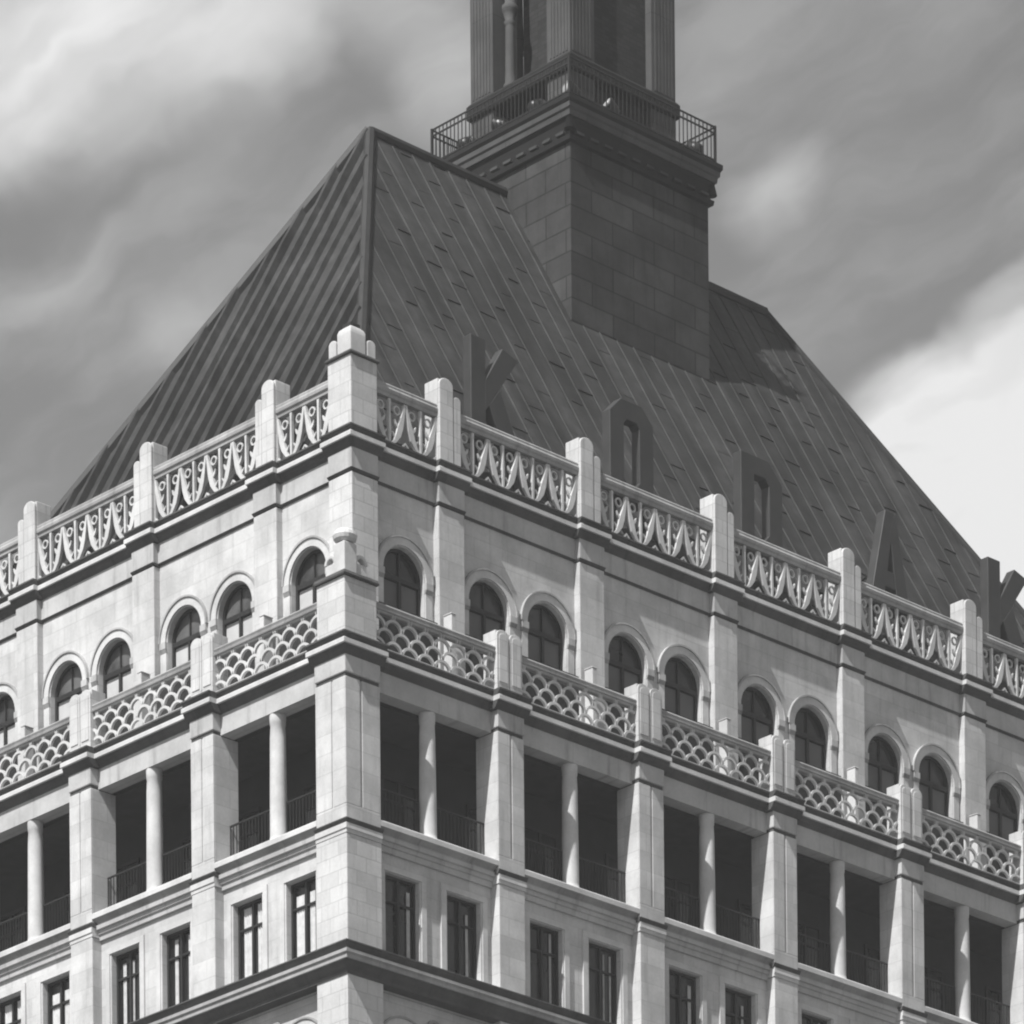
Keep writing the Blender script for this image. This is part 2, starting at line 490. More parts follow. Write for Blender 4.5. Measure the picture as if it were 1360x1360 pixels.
# --- loggia tier: sill course, beam, piers, columns, railings
LT = 52.50
for f, nm in SIDES:
    sp = bays(f, CW, farcorner(f))
    bb = B(f); b2 = B(f); b3 = B(f)
    for a, b_ in sp:
        bb.extr([(-.85, 49.30), (-.03, 49.30), (0, 49.27), (0, 49.15), (-.85, 49.15)], a, b_)
        b2.extr([(-.85, 49.147), (-.03, 49.147), (-.13, 49.06), (-.14, 49.0), (-.85, 49.0)], a, b_)
        b3.extr([(-.60, 48.998), (-.10, 48.998), (-.11, 48.90), (-.17, 48.89), (-.18, 48.80), (-.22, 48.79), (-.23, 48.66), (-.60, 48.66)], a, b_)
    sc_ = bb.build('sill_course', 'carve', BLD); b2.build('sill_cove', 'dull', sc_); b3.build('sill_moulding', 'beam', sc_)
    bm_ = B(f)
    for a, b_ in sp: bm_.box(a, b_, -.66, -.24, LT-.03, T1-.462)
    bm_.build('loggia_beam', 'beam', BLD)
    # frieze of the upper storey: flat band with a groove below it
    bb = B(f); b2 = B(f)
    for a, b_ in bays(f, SETB+CWU, LEN[f]-SETB-CWU):
        bb.box(a, b_, OWALL-.05, OWALL+.05, T2-.98, T2-.462)
        b2.extr([(OWALL-.05, T2-.982), (OWALL+.075, T2-.982), (OWALL+.03, T2-1.03), (OWALL-.05, T2-1.03)], a, b_)
    fr = bb.build('frieze', 'beam', BLD); b2.build('frieze_groove', 'sootshade', fr)  # groove is a dark strip, its shade put into the colour

def pier_mesh(f):
    """one loggia pier in local coordinates (s from its near edge)"""
    k = B(f); d = .80
    k.box(0, PW, -d, -.03, 49.06, 52.46)
    for a, b_ in ((0, PW/2-.03), (PW/2+.03, PW)): k.box(a, b_, -.029, 0, 49.42, 52.46)
    k.box(0, PW, -.029, 0, 49.06, 49.42)
    return k
def pier_cap(f):
    k = B(f); k.box(-.01, PW+.01, -.7, .02, 52.55, T1-.462); return k
def pier_neck(f):
    k = B(f); k.box(.02, PW-.02, -.7, -.02, 52.462, 52.548); return k
def pier_string(f):
    k = B(f); k.extr([(-.86, 49.058), (.06, 49.058), (.055, 49.03), (.0, 48.95), (-.86, 48.95)], -.05, PW+.05); return k
def pier_foot(f):
    k = B(f); k.extr([(-.6, 48.948), (.03, 48.948), (.035, 48.82), (.01, 48.80), (.01, 48.72), (-.6, 48.72)], -.02, PW+.02); return k
def pier_low(f):
    k = B(f); k.box(0, PW, -.5, 0, TB-.02, 48.718); return k
def pier_bottom(f):
    k = B(f); k.box(0, PW, -.5, 0, -1.7, TB-.682); return k
for f, nm in SIDES:
    proto = pier_mesh(f).build('pier', 'stone', BLD, f(P0S, 0, 0))
    for fn, n_, mt in ((pier_cap, 'capital_block', 'beam'), (pier_neck, 'neck_groove', 'sootshade'), (pier_string, 'string_moulding', 'sootshade'), (pier_foot, 'base_moulding', 'carve'), (pier_low, 'pedestal', 'stone'), (pier_bottom, 'shaft', 'stone')):  # neck groove colour holds the shade of the crease
        fn(f).build(n_, mt, proto)
    for s in piers(f)[1:]: copy_tree(proto, BLD, f(s, 0, 0))
    # column in the middle of each bay
    cb = B(); r = .21
    prof = [(r*1.25, 49.302), (r*1.25, 49.38), (r*1.08, 49.42), (r*1.02, 49.5), (r, 50.4), (r*.93, 51.9), (r*.87, 52.2), (r*.93, 52.22), (r*.96, 52.36), (r*.98, 52.462)]
    cb.lathe(prof)
    sp = bays(f, CW, farcorner(f))
    mids = [(a+b_)/2 for a, b_ in sp]
    cp = cb.build('column', 'carve', BLD, f(mids[0], -.45, 0), True)
    mod = cp.modifiers.new('edge', 'EDGE_SPLIT'); mod.split_angle = R(40)
    for s in mids[1:]: copy_tree(cp, BLD, f(s, -.45, 0))
    # iron railings between pier and column
    half = (sp[1][1]-sp[1][0])/2-.24
    def railing(L):
        k = B(f); n = int(L/.115)
        for i in range(n+1):
            x = L*i/n; k.box(x-.010, x+.010, -.010, .010, 49.36, 50.28)
        k.box(0, L, -.02, .02, 50.28, 50.32); k.box(0, L, -.015, .015, 49.36, 49.39)
        k.tube([(0, 0, 50.28), (-.07, .0, 50.2), (-.03, .0, 50.02), (.02, 0, 49.9)], .018)
        return k
    rp = None
    for i, (a, b_) in enumerate(sp):
        for s in (a, (a+b_)/2+.22):
            L = half if 0 < i < len(sp)-1 else (b_-a)/2-.24
            if i == 0 or i == len(sp)-1:
                railing(L).build('loggia_railing', 'iron', BLD, f(s+.01, -.52, 0))
            elif rp is None:
                rp = railing(L).build('loggia_railing', 'iron', BLD, f(s+.01, -.52, 0))
            else: copy_tree(rp, BLD, f(s+.01, -.52, 0))

for f, nm in SIDES:
    dp = None
    for a, b_ in bays(f, CW, farcorner(f)):
        for c_ in ((a+b_)/2-.95, (a+b_)/2+.95):
            if c_ < 3.2: continue
            if dp is None:
                k = B(f); w_ = .6
                k.box(-w_, -w_+.08, .0, .06, 0, 2.5); k.box(w_-.08, w_, 0, .06, 0, 2.5); k.box(-w_+.08, w_-.08, 0, .06, 2.42, 2.5)
                k.box(-.04, .04, 0, .05, 0, 2.42); k.box(-w_+.08, -.04, .0, .045, 1.9, 1.96); k.box(.04, w_-.08, .0, .045, 1.9, 1.96)
                dp = k.build('loggia_door', 'iron', BLD, f(c_, -2.599, 49.18))
                k = B(f); k.box(-w_+.02, w_-.02, -.05, .012, 0, 2.48); k.build('pane', 'glass', dp)
            else: copy_tree(dp, BLD, f(c_, -2.599, 49.18))

# corner pier of the loggia tier, around the corner (coordinates of the ground plan)
def Lbox(k, a, d, z0, z1, w):
    """L-shaped corner block of face offset a, arm length w, solid"""
    k.box(a, w, a, w, z0, z1)
cp = B(); Lbox(cp, .03, 0, 49.06, 52.46, CW)
for a, b_ in ((.0, CW*.45-.03), (CW*.45+.03, CW)):
    z0, z1 = 49.42, 52.46
    if a == 0: cp.box(0, b_, 0, .029, z0, z1); cp.box(0, .029, .029, b_, z0, z1)
    else: cp.box(a, b_, 0, .029, z0, z1); cp.box(0, .029, a, b_, z0, z1)
cp.box(0, CW, 0, .029, 49.06, 49.42); cp.box(0, .029, .029, CW, 49.06, 49.42)
CP = cp.build('corner_pier', 'stone', BLD)
k = B(); k.box(-.02, CW+.01, -.02, CW+.01, 52.55, T1-.462); k.build('capital_block', 'beam', CP)
k = B(); k.box(.02, CW-.02, .02, CW-.02, 52.462, 52.548); k.build('neck_groove', 'sootshade', CP)
k = B(); k.corner([(-.5, 49.058), (.06, 49.058), (.055, 49.03), (0, 48.95), (-.5, 48.95)], CW+.04); k.build('string_moulding', 'sootshade', CP)
k = B(); k.corner([(-.5, 48.948), (.03, 48.948), (.035, 48.82), (.01, 48.80), (.01, 48.72), (-.5, 48.72)], CW+.02); k.build('base_moulding', 'carve', CP)
k = B(); k.box(0, CW+.02, 0, CW+.02, TB-.02, 48.718); k.build('pedestal', 'block', CP)
k = B(); k.box(0, CW+.02, 0, CW+.02, -1.7, TB-.682); k.build('shaft', 'block', CP)
for (x0, x1, y0, y1) in ((LX-CW, LX, 0, CW), (0, CW, LY-CW, LY)):
    k = B(); k.box(x0, x1, y0, y1, -1.7, TB-.7); k.box(x0, x1, y0, y1, TB, T1-.47); k.build('corner_pier', 'stone', BLD)

# --- square headed windows of the lower storey
def square_window(f, variant):
    z0, z1 = UWH; w = UW
    k = B(f)                                             # frame
    t = .065
    k.box(-w, -w+t, -.06, .02, z0, z1); k.box(w-t, w, -.06, .02, z0, z1)
    k.box(-w+t, w-t, -.06, .02, z1-t, z1); k.box(-w+t, w-t, -.06, .02, z0, z0+t)
    k.box(-.035, .035, -.05, .02, z0+t, z1-t)
    zt = z0+(z1-z0)*.68
    k.box(-w+t, -.035, -.045, .010, zt-.028, zt+.028); k.box(.035, w-t, -.045, .010, zt-.028, zt+.028)
    fr = k.build('square_window', 'frame', None)
    k = B(f); k.box(-w+.01, w-.01, -.10, -.062, z0+.01, z1-.01); k.build('pane', 'glass', fr)
    cur = [((-.44, -.16), (.08, .36)), ((-.30, -.10), (.10, .40)), ((-.12, -.05), (.20, .34)), ((-.42, -.22), (.16, .30))][variant]
    if f is FR: cur = [((.28, .34),), ((.22, .31), (-.46, -.42)), ((.30, .42),), ((.12, .17), (.34, .40))][variant]
    for a, b_ in cur:
        n = 9; k = B(f)
        pts = [(a+(b_-a)*i/n, -.036+.016*math.sin(i*2.3+variant)) for i in range(n+1)]
        zb = z0+.07; zz = z1-.10-.07*((variant*7) % 4)
        for p_, q_ in zip(pts, pts[1:]):
            k.face([(p_[0], p_[1], zb), (q_[0], q_[1], zb), (q_[0], q_[1], zz), (p_[0], p_[1], zz)])
        k.build('curtain', 'curtain', fr)
    k = B(f); e = .16                                    # stone architrave round the opening, proud of the wall
    o0, o1 = .145, .205
    prof = lambda s0, s1, a, b_: k.box(s0, s1, o0, o1, a, b_)
    k.box(-w-e-.05, -w-.05, o0, o1, z0-.2, z1+.02); k.box(w+.05, w+e+.05, o0, o1, z0-.2, z1+.02)
    k.box(-w-e-.05, w+e+.05, o0, o1, z1+.022, z1+.17)
    k.box(-w-.05, -w-.004, o0, .178, z0-.2, z1+.02); k.box(w+.004, w+.05, o0, .178, z0-.2, z1+.02)
    k.build('architrave', 'carve', fr)
    return fr
O_LOW = -.46
for f, nm in SIDES:
    protos = {}
    for i, c in enumerate(low_win[f]):
        va = (i*3+(1 if f is FL else 2)) % 4
        if va not in protos:
            o = square_window(f, va); o.parent = BLD; o.location = f(c, O_LOW, 0); protos[va] = o
        else: copy_tree(protos[va], BLD, f(c, O_LOW, 0))

# --- arched windows
def arc(r, z, a0=0, a1=180, n=20, s=0):
    return [(s+r*math.cos(R(a0+(a1-a0)*i/n)), z+r*math.sin(R(a0+(a1-a0)*i/n))) for i in range(n+1)]
def arched_window(f, r, z0, zp, trim=.19, imp=True, variant=0):
    k = B(f); t = .07
    k.ribbon(arc(r-t/2, zp), t, -.07, .0)
    k.box(-r, -r+t, -.07, 0, z0, zp); k.box(r-t, r, -.07, 0, z0, zp)
    k.box(-r+t, r-t, -.075, .01, zp-.13, zp-.01)          # transom
    k.box(-.04, .04, -.07, .005, z0, zp-.13)
    k.box(-.018, .018, -.06, -.02, zp-.01, zp+r-t)
    fr = k.build('arched_window', 'frame', None)
    k = B(f); k.plate([(r*.99*math.cos(a), zp+r*.99*math.sin(a)) for a in [math.pi*i/18 for i in range(19)]], -.085, -.072); k.build('lunette_pane', 'lunette' if f is FL else 'glass', fr)  # left lunettes greyer: sun and reflection put into the glass colour
    k = B(f); k.box(-r+.01, r-.01, -.085, -.0725, z0, zp-.005); k.build('pane', 'glass', fr)
    zb = zp-.15
    for q, (a, b_) in enumerate(((-r+t+.01, -.045), (.045, r-t-.01))):
        k = B(f); k.box(a, b_, -.071, -.064, zb-[.95, 1.2, .7, 1.05][(variant+q) % 4], zb); k.build('blind', 'blind' if f is FL else 'blindshade', fr)  # sun and shade put into blind colour: sunlit left, shaded right
    k = B(f)                                              # moulded archivolt
    ra = r+.03
    k.ribbon(arc(ra+trim/2, zp), trim, .152, .20)
    for sg in (-1, 1):
        x0, x1 = sorted((sg*(r+.012), sg*(r+.012+trim+.02)))
        k.box(x0, x1, .152, .185, z0, zp-.27)
    k.build('archivolt', 'carve', fr)
    k = B(f); k.ribbon(arc(ra+trim+.024, zp), .045, .152, .235); k.build('hood_mould', 'hood', fr)  # hood tone holds stain plus the shadow line outside the arch
    if imp:
        for sg in (-1, 1):
            k = B(f); k2 = B(f)
            x0, x1 = sorted((sg*(r+.005), sg*(r+.235)))
            k.box(x0, x1, .152, .225, zp-.17, zp-.005)
            k2.extr([(.152, zp-.172), (.22, zp-.172), (.19, zp-.265), (.152, zp-.268)], x0, x1)
            k.build('impost', 'beam', fr); k2.build('impost_cove', 'darker', fr)  # cove darkened: the shadow beneath the impost put into its colour
    return fr
OU = OWALL-.15
for f, nm in SIDES:
    protos = {}
    for i, c in enumerate(up_win[f]):
        va = (i*5+1) % 4
        if va not in protos:
            o = arched_window(f, AR, 54.2, 56.66, variant=va); o.parent = BLD; o.location = f(c, OU, 0); protos[va] = o
        else: copy_tree(protos[va], BLD, f(c, OU, 0))
    proto = None
    for i, c in enumerate(low_win[f]):                    # heads of the windows under the big cornice
        if proto is None:
            proto = arched_window(f, .62, 41.5, 43.95, imp=False); proto.parent = BLD; proto.location = f(c, -.47, 0)
        else: copy_tree(proto, BLD, f(c, -.47, 0))
    # roundels between those arches
    k = B(f)
    k.ribbon(arc(.20, 0, 0, 360, 24), .07, .152, .20)
    k.plate([(.12*math.cos(a), .12*math.sin(a)) for a in [2*math.pi*i/16 for i in range(16)]], .152, .18)
    rd = None
    for a, b_ in bays(f, CW, farcorner(f)):
        if rd is None: rd = k.build('roundel', 'darker', BLD, f((a+b_)/2, -.47, 44.75))
        else: copy_tree(rd, BLD, f((a+b_)/2, -.47, 44.75))

# --- pilasters of the upper storey
for f, nm in SIDES:
    k = B(f); k.box(0, PW, -.30, 0, T1-.04, T2-1.062)
    pr = k.build('pilaster', 'stone', BLD, f(P0S, -SETB, 0))
    k = B(f); k.box(-.005, PW+.005, -.3, .015, T2-.98, T2-.462); k.build('capital_block', 'beam', pr)
    k = B(f); k.extr([(-.3, T2-.982), (.045, T2-.982), (-.01, T2-1.035), (-.3, T2-1.06)], -.02, PW+.02); k.build('neck_groove', 'sootshade', pr)
    for s in piers(f)[1:]: copy_tree(pr, BLD, f(s, -SETB, 0))
k = B(); k.box(SETB, SETB+CWU, SETB, SETB+CWU, T1-.04, T2-1.062); pr = k.build('corner_pilaster', 'block', BLD)
k = B(); k.box(SETB-.015, SETB+CWU+.005, SETB-.015, SETB+CWU+.005, T2-.98, T2-.462); k.build('capital_block', 'beam', pr)
k = B(); k.corner([(-.3, T2-.982), (.045, T2-.982), (-.01, T2-1.035), (-.3, T2-1.06)], CWU+.02)
for v in k.bm.verts: v.co.x += SETB; v.co.y += SETB
k.build('neck_groove', 'sootshade', pr)
for (x0, x1, y0, y1) in ((LX-SETB-CWU, LX-SETB, SETB, SETB+CWU), (SETB, SETB+CWU, LY-SETB-CWU, LY-SETB)):
    k = B(); k.box(x0, x1, y0, y1, T1, T2-.3); k.build('corner_pilaster', 'block', BLD)

# --- pedestals of the lower balustrade (twin rounded rolls)
def roll_top(s0, s1, z0, z1, n=10):
    r = (s1-s0)/2
    return [(s0, z0)]+[((s0+s1)/2-r*math.cos(math.pi*i/n), z1-r*.75+r*.75*math.sin(math.pi*i/n)) for i in range(n+1)]+[(s1, z0)]
for f, nm in SIDES:
    k = B(f)
    z0, z1 = T1, 54.98
    k.box(0, PW-.03, -.52, -.075, z0, z1-.02)
    hw = (PW-.03)/2
    k.plate(roll_top(0, hw-.012, z0, z1), -.074, -.02); k.plate(roll_top(hw+.012, PW-.03, z0, z1), -.074, -.02)
    k.plate(roll_top(.06, hw-.07, z0+.25, z1-.09), -.0195, .0); k.plate(roll_top(hw+.07, PW-.09, z0+.25, z1-.09), -.0195, .0)
    pd = k.build('pedestal', 'block', BLD, f(P0S+.02, 0, 0))
    for s in piers(f)[1:]: copy_tree(pd, BLD, f(s+.02, 0, 0))
    # pinnacles of the upper balustrade: a tall roll and a lower shoulder
    k = B(f); w = .72; ht = .46
    z0, z1, z2 = T2, 61.86, 61.50
    k.box(0, ht-.01, -.56, -.075, z0, z1-.03)
    k.plate(roll_top(0, ht, z0, z1), -.074, .0)
    k.box(ht-.008, w-.01, -.50, -.075, z0, z2-.03)
    k.plate(roll_top(ht+.02, w, z0, z2), -.074, -.01)
    pn = k.build('pinnacle', 'block', BLD, f(P0S+.07, -SETB, 0))
    for s in piers(f)[1:]: copy_tree(pn, BLD, f(s+.07, -SETB, 0))
# corner pedestal with scrolled finial (lower) and corner pinnacle (upper)
k = B(); k.box(0, CW-.08, 0, CW-.08, T1, 54.86); cpd = k.build('corner_pedestal', 'block', BLD)
k = B(); k.corner([(-.4, 54.862), (.06, 54.862), (.07, 54.90), (.03, 54.98), (-.4, 54.98)], CW-.05); k.box(.3, CW-.06, .3, CW-.06, 54.864, 54.978); k.build('cap_moulding', 'sootshade', cpd)
k = B(); w = .40
k.box(.06, .06+w, .06, .06+w, 54.982, 55.72)
k.box(.0+.10, .26, .461, .80, 54.982, 55.30); k.box(.461, .80, .10, .26, 54.982, 55.30)
for i in range(2):
    f = (FR, FL)[i]; k.f = f
    k.ribbon(arc(.17, 55.30, 0, 180, 12, s=.62), .09, -.26, -.08)
k.f = ID
rings = []
for i in range(7):
    a = math.pi*i/6; rr = .06+.24*math.sin(a)**.8; zz = 55.9-.17*math.cos(a)
    rings.append([(.26+rr*math.cos(2*math.pi*j/16), .26+rr*math.sin(2*math.pi*j/16), zz) for j in range(16)])
k.loft(rings)
k.build('finial', 'carve', cpd)
k = B()
S_ = SETB
k.box(S_, S_+.86, S_, S_+.86, T2, 61.5); cpn = k.build('corner_pinnacle', 'block', BLD)
k = B(); k.corner([(-.3, 61.502), (.05, 61.502), (.06, 61.53), (.02, 61.59), (-.3, 61.59)], .90); k.box(.28, .88, .28, .88, 61.504, 61.588)
for v in k.bm.verts: v.co.x += S_; v.co.y += S_
k.build('cap_moulding', 'sootshade', cpn)
k = B()
c0 = S_+.02
k.loft([[(c0+a*.5+e, c0+b_*.5+e, z) for a, b_ in ((0, 0), (1, 0), (1, 1), (0, 1))] for e, z in ((0, 61.592), (0, 62.05), (.01, 62.12))] +
       [[(c0+.25+(a-.5)*g, c0+.25+(b_-.5)*g, z) for a, b_ in ((0, 0), (1, 0), (1, 1), (0, 1))] for g, z in ((.44, 62.19), (.30, 62.25))])
for f in (FR, FL):
    k.f = f
    k.plate(roll_top(S_+.56, S_+.84, 61.592, 62.02), -S_-.34, -S_-.02)
k.f = ID
k.build('crown', 'carve', cpn)
k = B(); k.box(c0+.1, c0+.4, c0+.1, c0+.4, 62.252, 62.34); k.build('cap_stone', 'roofdark', cpn)

# --- balustrades
def scale_grille(f, L):
    k = B(f); r = .262; row = .262; z0 = T1+.02; top = 54.38
    j = 0
    while z0+j*row < top-.04:
        n = int(L/(2*r))+2
        for i in range(-1, n+1):
            c = i*2*r+(r if j % 2 else 0)+ (L-int(L/(2*r))*2*r)/2
            pts = [(x, z) for x, z in arc(r*.98, z0+j*row, 6, 174, 12, c) if .0 <= x <= L and z < top+.01]
            if len(pts) > 2: k.ribbon(pts, .062, -.02, .05+.001*(j % 2))
        j += 1
    return k
def lyre_grille(f, L):
    k = B(f); n = max(1, round(L/.93)); u = L/n
    z0, z1 = T2+.05, 60.87
    H = z1-z0
    for i in range(n):
        c = (i+.5)*u
        k.ribbon([(c, z0), (c, z0+.25*H), (c, z0+.8*H), (c, z1-.02)], [.05, .075, .05, .08], -.03, .05)
        for sg in (-1, 1):
            # leaf from the foot of the spear sweeping up to the unit edge, fat in its middle
            pts = [(c+sg*u*x, z0+H*y) for x, y in ((.05, .02), (.16, .10), (.27, .26), (.34, .45), (.40, .64), (.45, .82), (.475, .97))]
            k.ribbon(pts, [.05, .09, .15, .16, .11, .07, .05], -.02, .06)
            # barb and volute under the rail
            k.ribbon([(c+sg*u*x, z0+H*y) for x, y in ((.31, .40), (.20, .50), (.16, .58))], [.08, .06, .02], -.01, .045)
            k.ribbon([(c+sg*u*.26+.10*math.cos(a), z0+H*.80+.10*math.sin(a)) for a in [R(sg*30+360*q/12) for q in range(13)]], .035, -.03, .015)
            k.ribbon([(c+sg*u*x, z0+H*y) for x, y in ((.08, .30), (.16, .22), (.22, .16))], [.02, .05, .03], -.01, .04)
        k.ribbon([(c+u*.38, z0+.02), (c+u*.5, z0+.13*H), (c+u*.62, z0+.02)], .05, -.015, .045)
    for x in (0.0, L): k.box(x-.02 if x else .0, x+.02 if not x else L, -.03, .05, z0, z1)
    return k
def baluster_panel(f, L, kind):
    if kind == 'scale':
        k = B(f); k.extr([(-.19, 54.384), (-.06, 54.384), (.09, 54.384), (.10, 54.42), (.06, 54.45), (.07, 54.48), (.09, 54.52), (.06, 54.56), (-.18, 54.56), (-.19, 54.52)], 0, L)
        rl = k.build('balustrade', 'rail', None)
        scale_grille(f, L).build('scale_grille', 'carve', rl)
        k = B(f); k.box(0, L, -.18, .085, T1+.002, T1+.055); k.build('kerb', 'carve', rl)
    else:
        k = B(f); k.extr([(-.09, 60.875), (.05, 60.875), (.06, 60.95), (.10, 60.98), (.11, 61.05), (.08, 61.10), (.085, 61.15), (.05, 61.19), (-.09, 61.19)], 0, L)
        rl = k.build('balustrade', 'rail', None)
        lyre_grille(f, L).build('lyre_grille', 'carve', rl)
        k = B(f); k.box(0, L, -.05, .07, T2+.002, T2+.06); k.build('kerb', 'darker', rl)
    return rl
for f, nm in SIDES:
    ed0 = [P0S+.02+PW-.03+BAY*k for k in range(NB[f])]; st0 = [P0S+.02+BAY*k for k in range(NB[f])]
    runs = list(zip([CW-.08]+ed0, st0+[LEN[f]-CW+.08]))
    pr = None
    for i, (a, b_) in enumerate(runs):
        if 0 < i < len(runs)-1 and pr is not None: copy_tree(pr, BLD, f(a, -.16, 0)); continue
        o = baluster_panel(f, b_-a, 'scale'); o.parent = BLD; o.location = f(a, -.16, 0)
        if i == 1: pr = o
    ed0 = [P0S+.07+.71+BAY*k for k in range(NB[f])]; st0 = [P0S+.07+BAY*k for k in range(NB[f])]
    runs = list(zip([SETB+.86]+ed0, st0+[LEN[f]-SETB-.86]))
    pr = None
    for i, (a, b_) in enumerate(runs):
        if 0 < i < len(runs)-1 and pr is not None: copy_tree(pr, BLD, f(a, -SETB-.17, 0)); continue
        o = baluster_panel(f, b_-a, 'lyre'); o.parent = BLD; o.location = f(a, -SETB-.17, 0)
        if i == 1: pr = o
    # slim stone posts on the terrace in front of the pilasters
    pp = None
    for s in piers(f):
        if pp is None:
            k = B(f); k.box(0, .15, -.30, 0, T1-.03, 55.82); k.box(-.015, .165, -.31, .012, 55.822, 55.86)
            pp = k.build('terrace_post', 'carve', BLD, f(s+.02, -SETB+.42, 0))
        else: copy_tree(pp, BLD, f(s+.02, -SETB+.42, 0))
for (x, y) in ((LX-SETB-.86, SETB), (SETB, LY-SETB-.86)):
    k = B(); k.box(x, x+.86, y, y+.86, T2, 62.0); k.build('corner_pinnacle', 'block', BLD)

# ------------------------------------------------------------------ roof
RZ, RY = 72.5, 10.16
EZ = 60.0
EX0, EX1, EY0, EY1 = 2.8, 31.95, 2.65, 18.2
AX0, AX1 = 9.92, 24.75
k = B()
c = [k.v(p) for p in ((EX0, EY0, EZ), (EX1, EY0, EZ), (EX1, EY1, EZ), (EX0, EY1, EZ), (AX0, RY, RZ), (AX1, RY, RZ))]
for q in ((0, 1, 5, 4), (1, 2, 5), (2, 3, 4, 5), (3, 0, 4), (0, 3, 2, 1)): k.bm.faces.new([c[i] for i in q])
ROOF = k.build('roof', 'roof', BLD)
ROOF.data.materials.append(M['roofjoint'])
def merge_into(o, parts):
    bm = bmesh.new(); bm.from_mesh(o.data)
    for q, mi in parts:
        bmesh.ops.recalc_face_normals(q.bm, faces=q.bm.faces[:])
        for fc in q.bm.faces: fc.material_index = mi
        me = bpy.data.meshes.new('tmp'); q.bm.to_mesh(me); q.bm.free()
        bm.from_mesh(me); bpy.data.meshes.remove(me)
    bm.to_mesh(o.data); bm.free()
def seams(A, Bp, U0, U1, step, w, h, lips):
    """battens up a slope: eave A-Bp, upper edge U0-U1, all Vectors. lips: staggered cross joints"""
    e = (Bp-A); L = e.length; e.normalize()
    nrm = e.cross((U0-A)).normalized()
    if nrm.z < 0: nrm = -nrm
    up = nrm.cross(e).normalized()
    if up.z < 0: up = -up
    H = (U0-A).dot(up); a0 = (U0-A).dot(e); a1 = (U1-A).dot(e)
    k = B(); kl = B()
    def top(t):
        if t < a0: return H*t/a0
        if t > a1: return H*(L-t)/(L-a1)
        return H
    n = int(L/step); off = (L-n*step)/2
    for i in range(n+1):
        t = off+i*step+random.uniform(-.035, .035)
        if t < .1 or t > L-.1: continue
        hh = top(t)
        if hh < .3: continue
        b0 = A+e*(t-w/2)-nrm*.02; 
        h_ = h*random.uniform(.75, 1.15)
        def ring(s):
            q = e*(random.uniform(-.018, .018)); n_ = nrm*(h_*random.uniform(.85, 1.1))
            return [tuple(b0+q+up*s), tuple(b0+q+e*w+up*s), tuple(b0+q+e*(w*.8)+n_+up*s), tuple(b0+q+e*(w*.2)+n_+up*s)]
        ns = max(1, int(hh/1.4))
        k.loft([ring(hh*q_/ns) for q_ in range(ns+1)])
        if lips:
            hm = min(hh, top(min(L, t+step)))
            s = (.55 if i % 2 else 1.35)
            while s < hm-.2:
                if random.random() < .3: s += 1.62; continue
                jit = random.uniform(-.16, .16)
                q0 = A+e*(t+w*.45)+up*(s+jit)-nrm*.01
                f_ = random.uniform(.0, .45)
                q0 = q0+e*(step*f_*.6)
                du, dn = up*random.uniform(.06, .12), nrm*random.uniform(.018, .045)
                ww = e*((step-w*.9)*(1-f_))+up*random.uniform(-.03, .03)
                kl.loft([[tuple(x), tuple(x+du), tuple(x+dn)] for x in (q0, q0+ww)])
                s += 1.62
    return k, kl
V = Vector
corn = [V((EX0, EY0, EZ)), V((EX1, EY0, EZ)), V((EX1, EY1, EZ)), V((EX0, EY1, EZ)), V((AX0, RY, RZ)), V((AX1, RY, RZ))]
k, kl = seams(corn[0], corn[1], corn[4], corn[5], .64, .06, .04, True)
merge_into(ROOF, [(k, 0), (kl, 1)])
k, kl = seams(corn[3], corn[0], corn[4], corn[4], .66, .20, .19, False)
merge_into(ROOF, [(k, 0), (kl, 1)])
k, kl = seams(corn[1], corn[2], corn[5], corn[5], .64, .1, .1, False)
merge_into(ROOF, [(k, 0)]); kl.bm.free()
for a, b_, r_ in ((corn[0], corn[4], .15), (corn[1], corn[5], .12), (corn[3], corn[4], .20), (corn[4], V((14.75, RY, RZ)), .15), (V((20.05, RY, RZ)), corn[5], .15)):
    k = B(); k.tube([tuple(a), tuple((a+b_)/2), tuple(b_)], r_, 8); k.build('ridge_cap', 'roofdark', ROOF)
k = B(); k.box(EX0-.12, EX1+.12, EY0-.12, EY1+.12, EZ-.35, EZ+.02); k.build('gutter', 'roofdark', ROOF)

# ------------------------------------------------------------------ tower
TX, TY = 17.33, RY
TH = 2.6
k = B(); k.box(TX-TH, TX+TH, TY-TH, TY+TH, 66.0, 72.98); TW = k.build('roof_tower', 'tower', BLD)
def ring_prof(k, prof, h):
    k.loft([[(TX+a*(h+o), TY+b_*(h+o), z) for a, b_ in ((-1, -1), (1, -1), (1, 1), (-1, 1))] for o, z in prof], cap=True)
k = B(); ring_prof(k, [(.02, 72.982), (.10, 73.0), (.12, 73.12), (.05, 73.16)], TH); k.build('lower_moulding', 'towerdark', TW)
k = B(); ring_prof(k, [(-.05, 73.162), (.04, 73.17), (.09, 73.5), (.13, 73.60), (-.05, 73.60)], TH); k.build('cornice_cove', 'towerdark', TW)
for side in range(4):
    dp = None
    for i in range(10):
        t = -TH+.26+i*(2*TH-.52)/9
        c_ = ((TX+t, TY-TH-.085), (TX-TH-.085, TY+t), (TX+t, TY+TH+.085), (TX+TH+.085, TY+t))[side]
        if dp is None:
            k = B(); a, b_ = (.145, .065) if side % 2 == 0 else (.065, .145)
            k.box(-a, a, -b_, b_, 73.17, 73.25); dp = k.build('dentil', 'tower', TW, (*c_, 0))
        else: copy_tree(dp, TW, (*c_, 0))
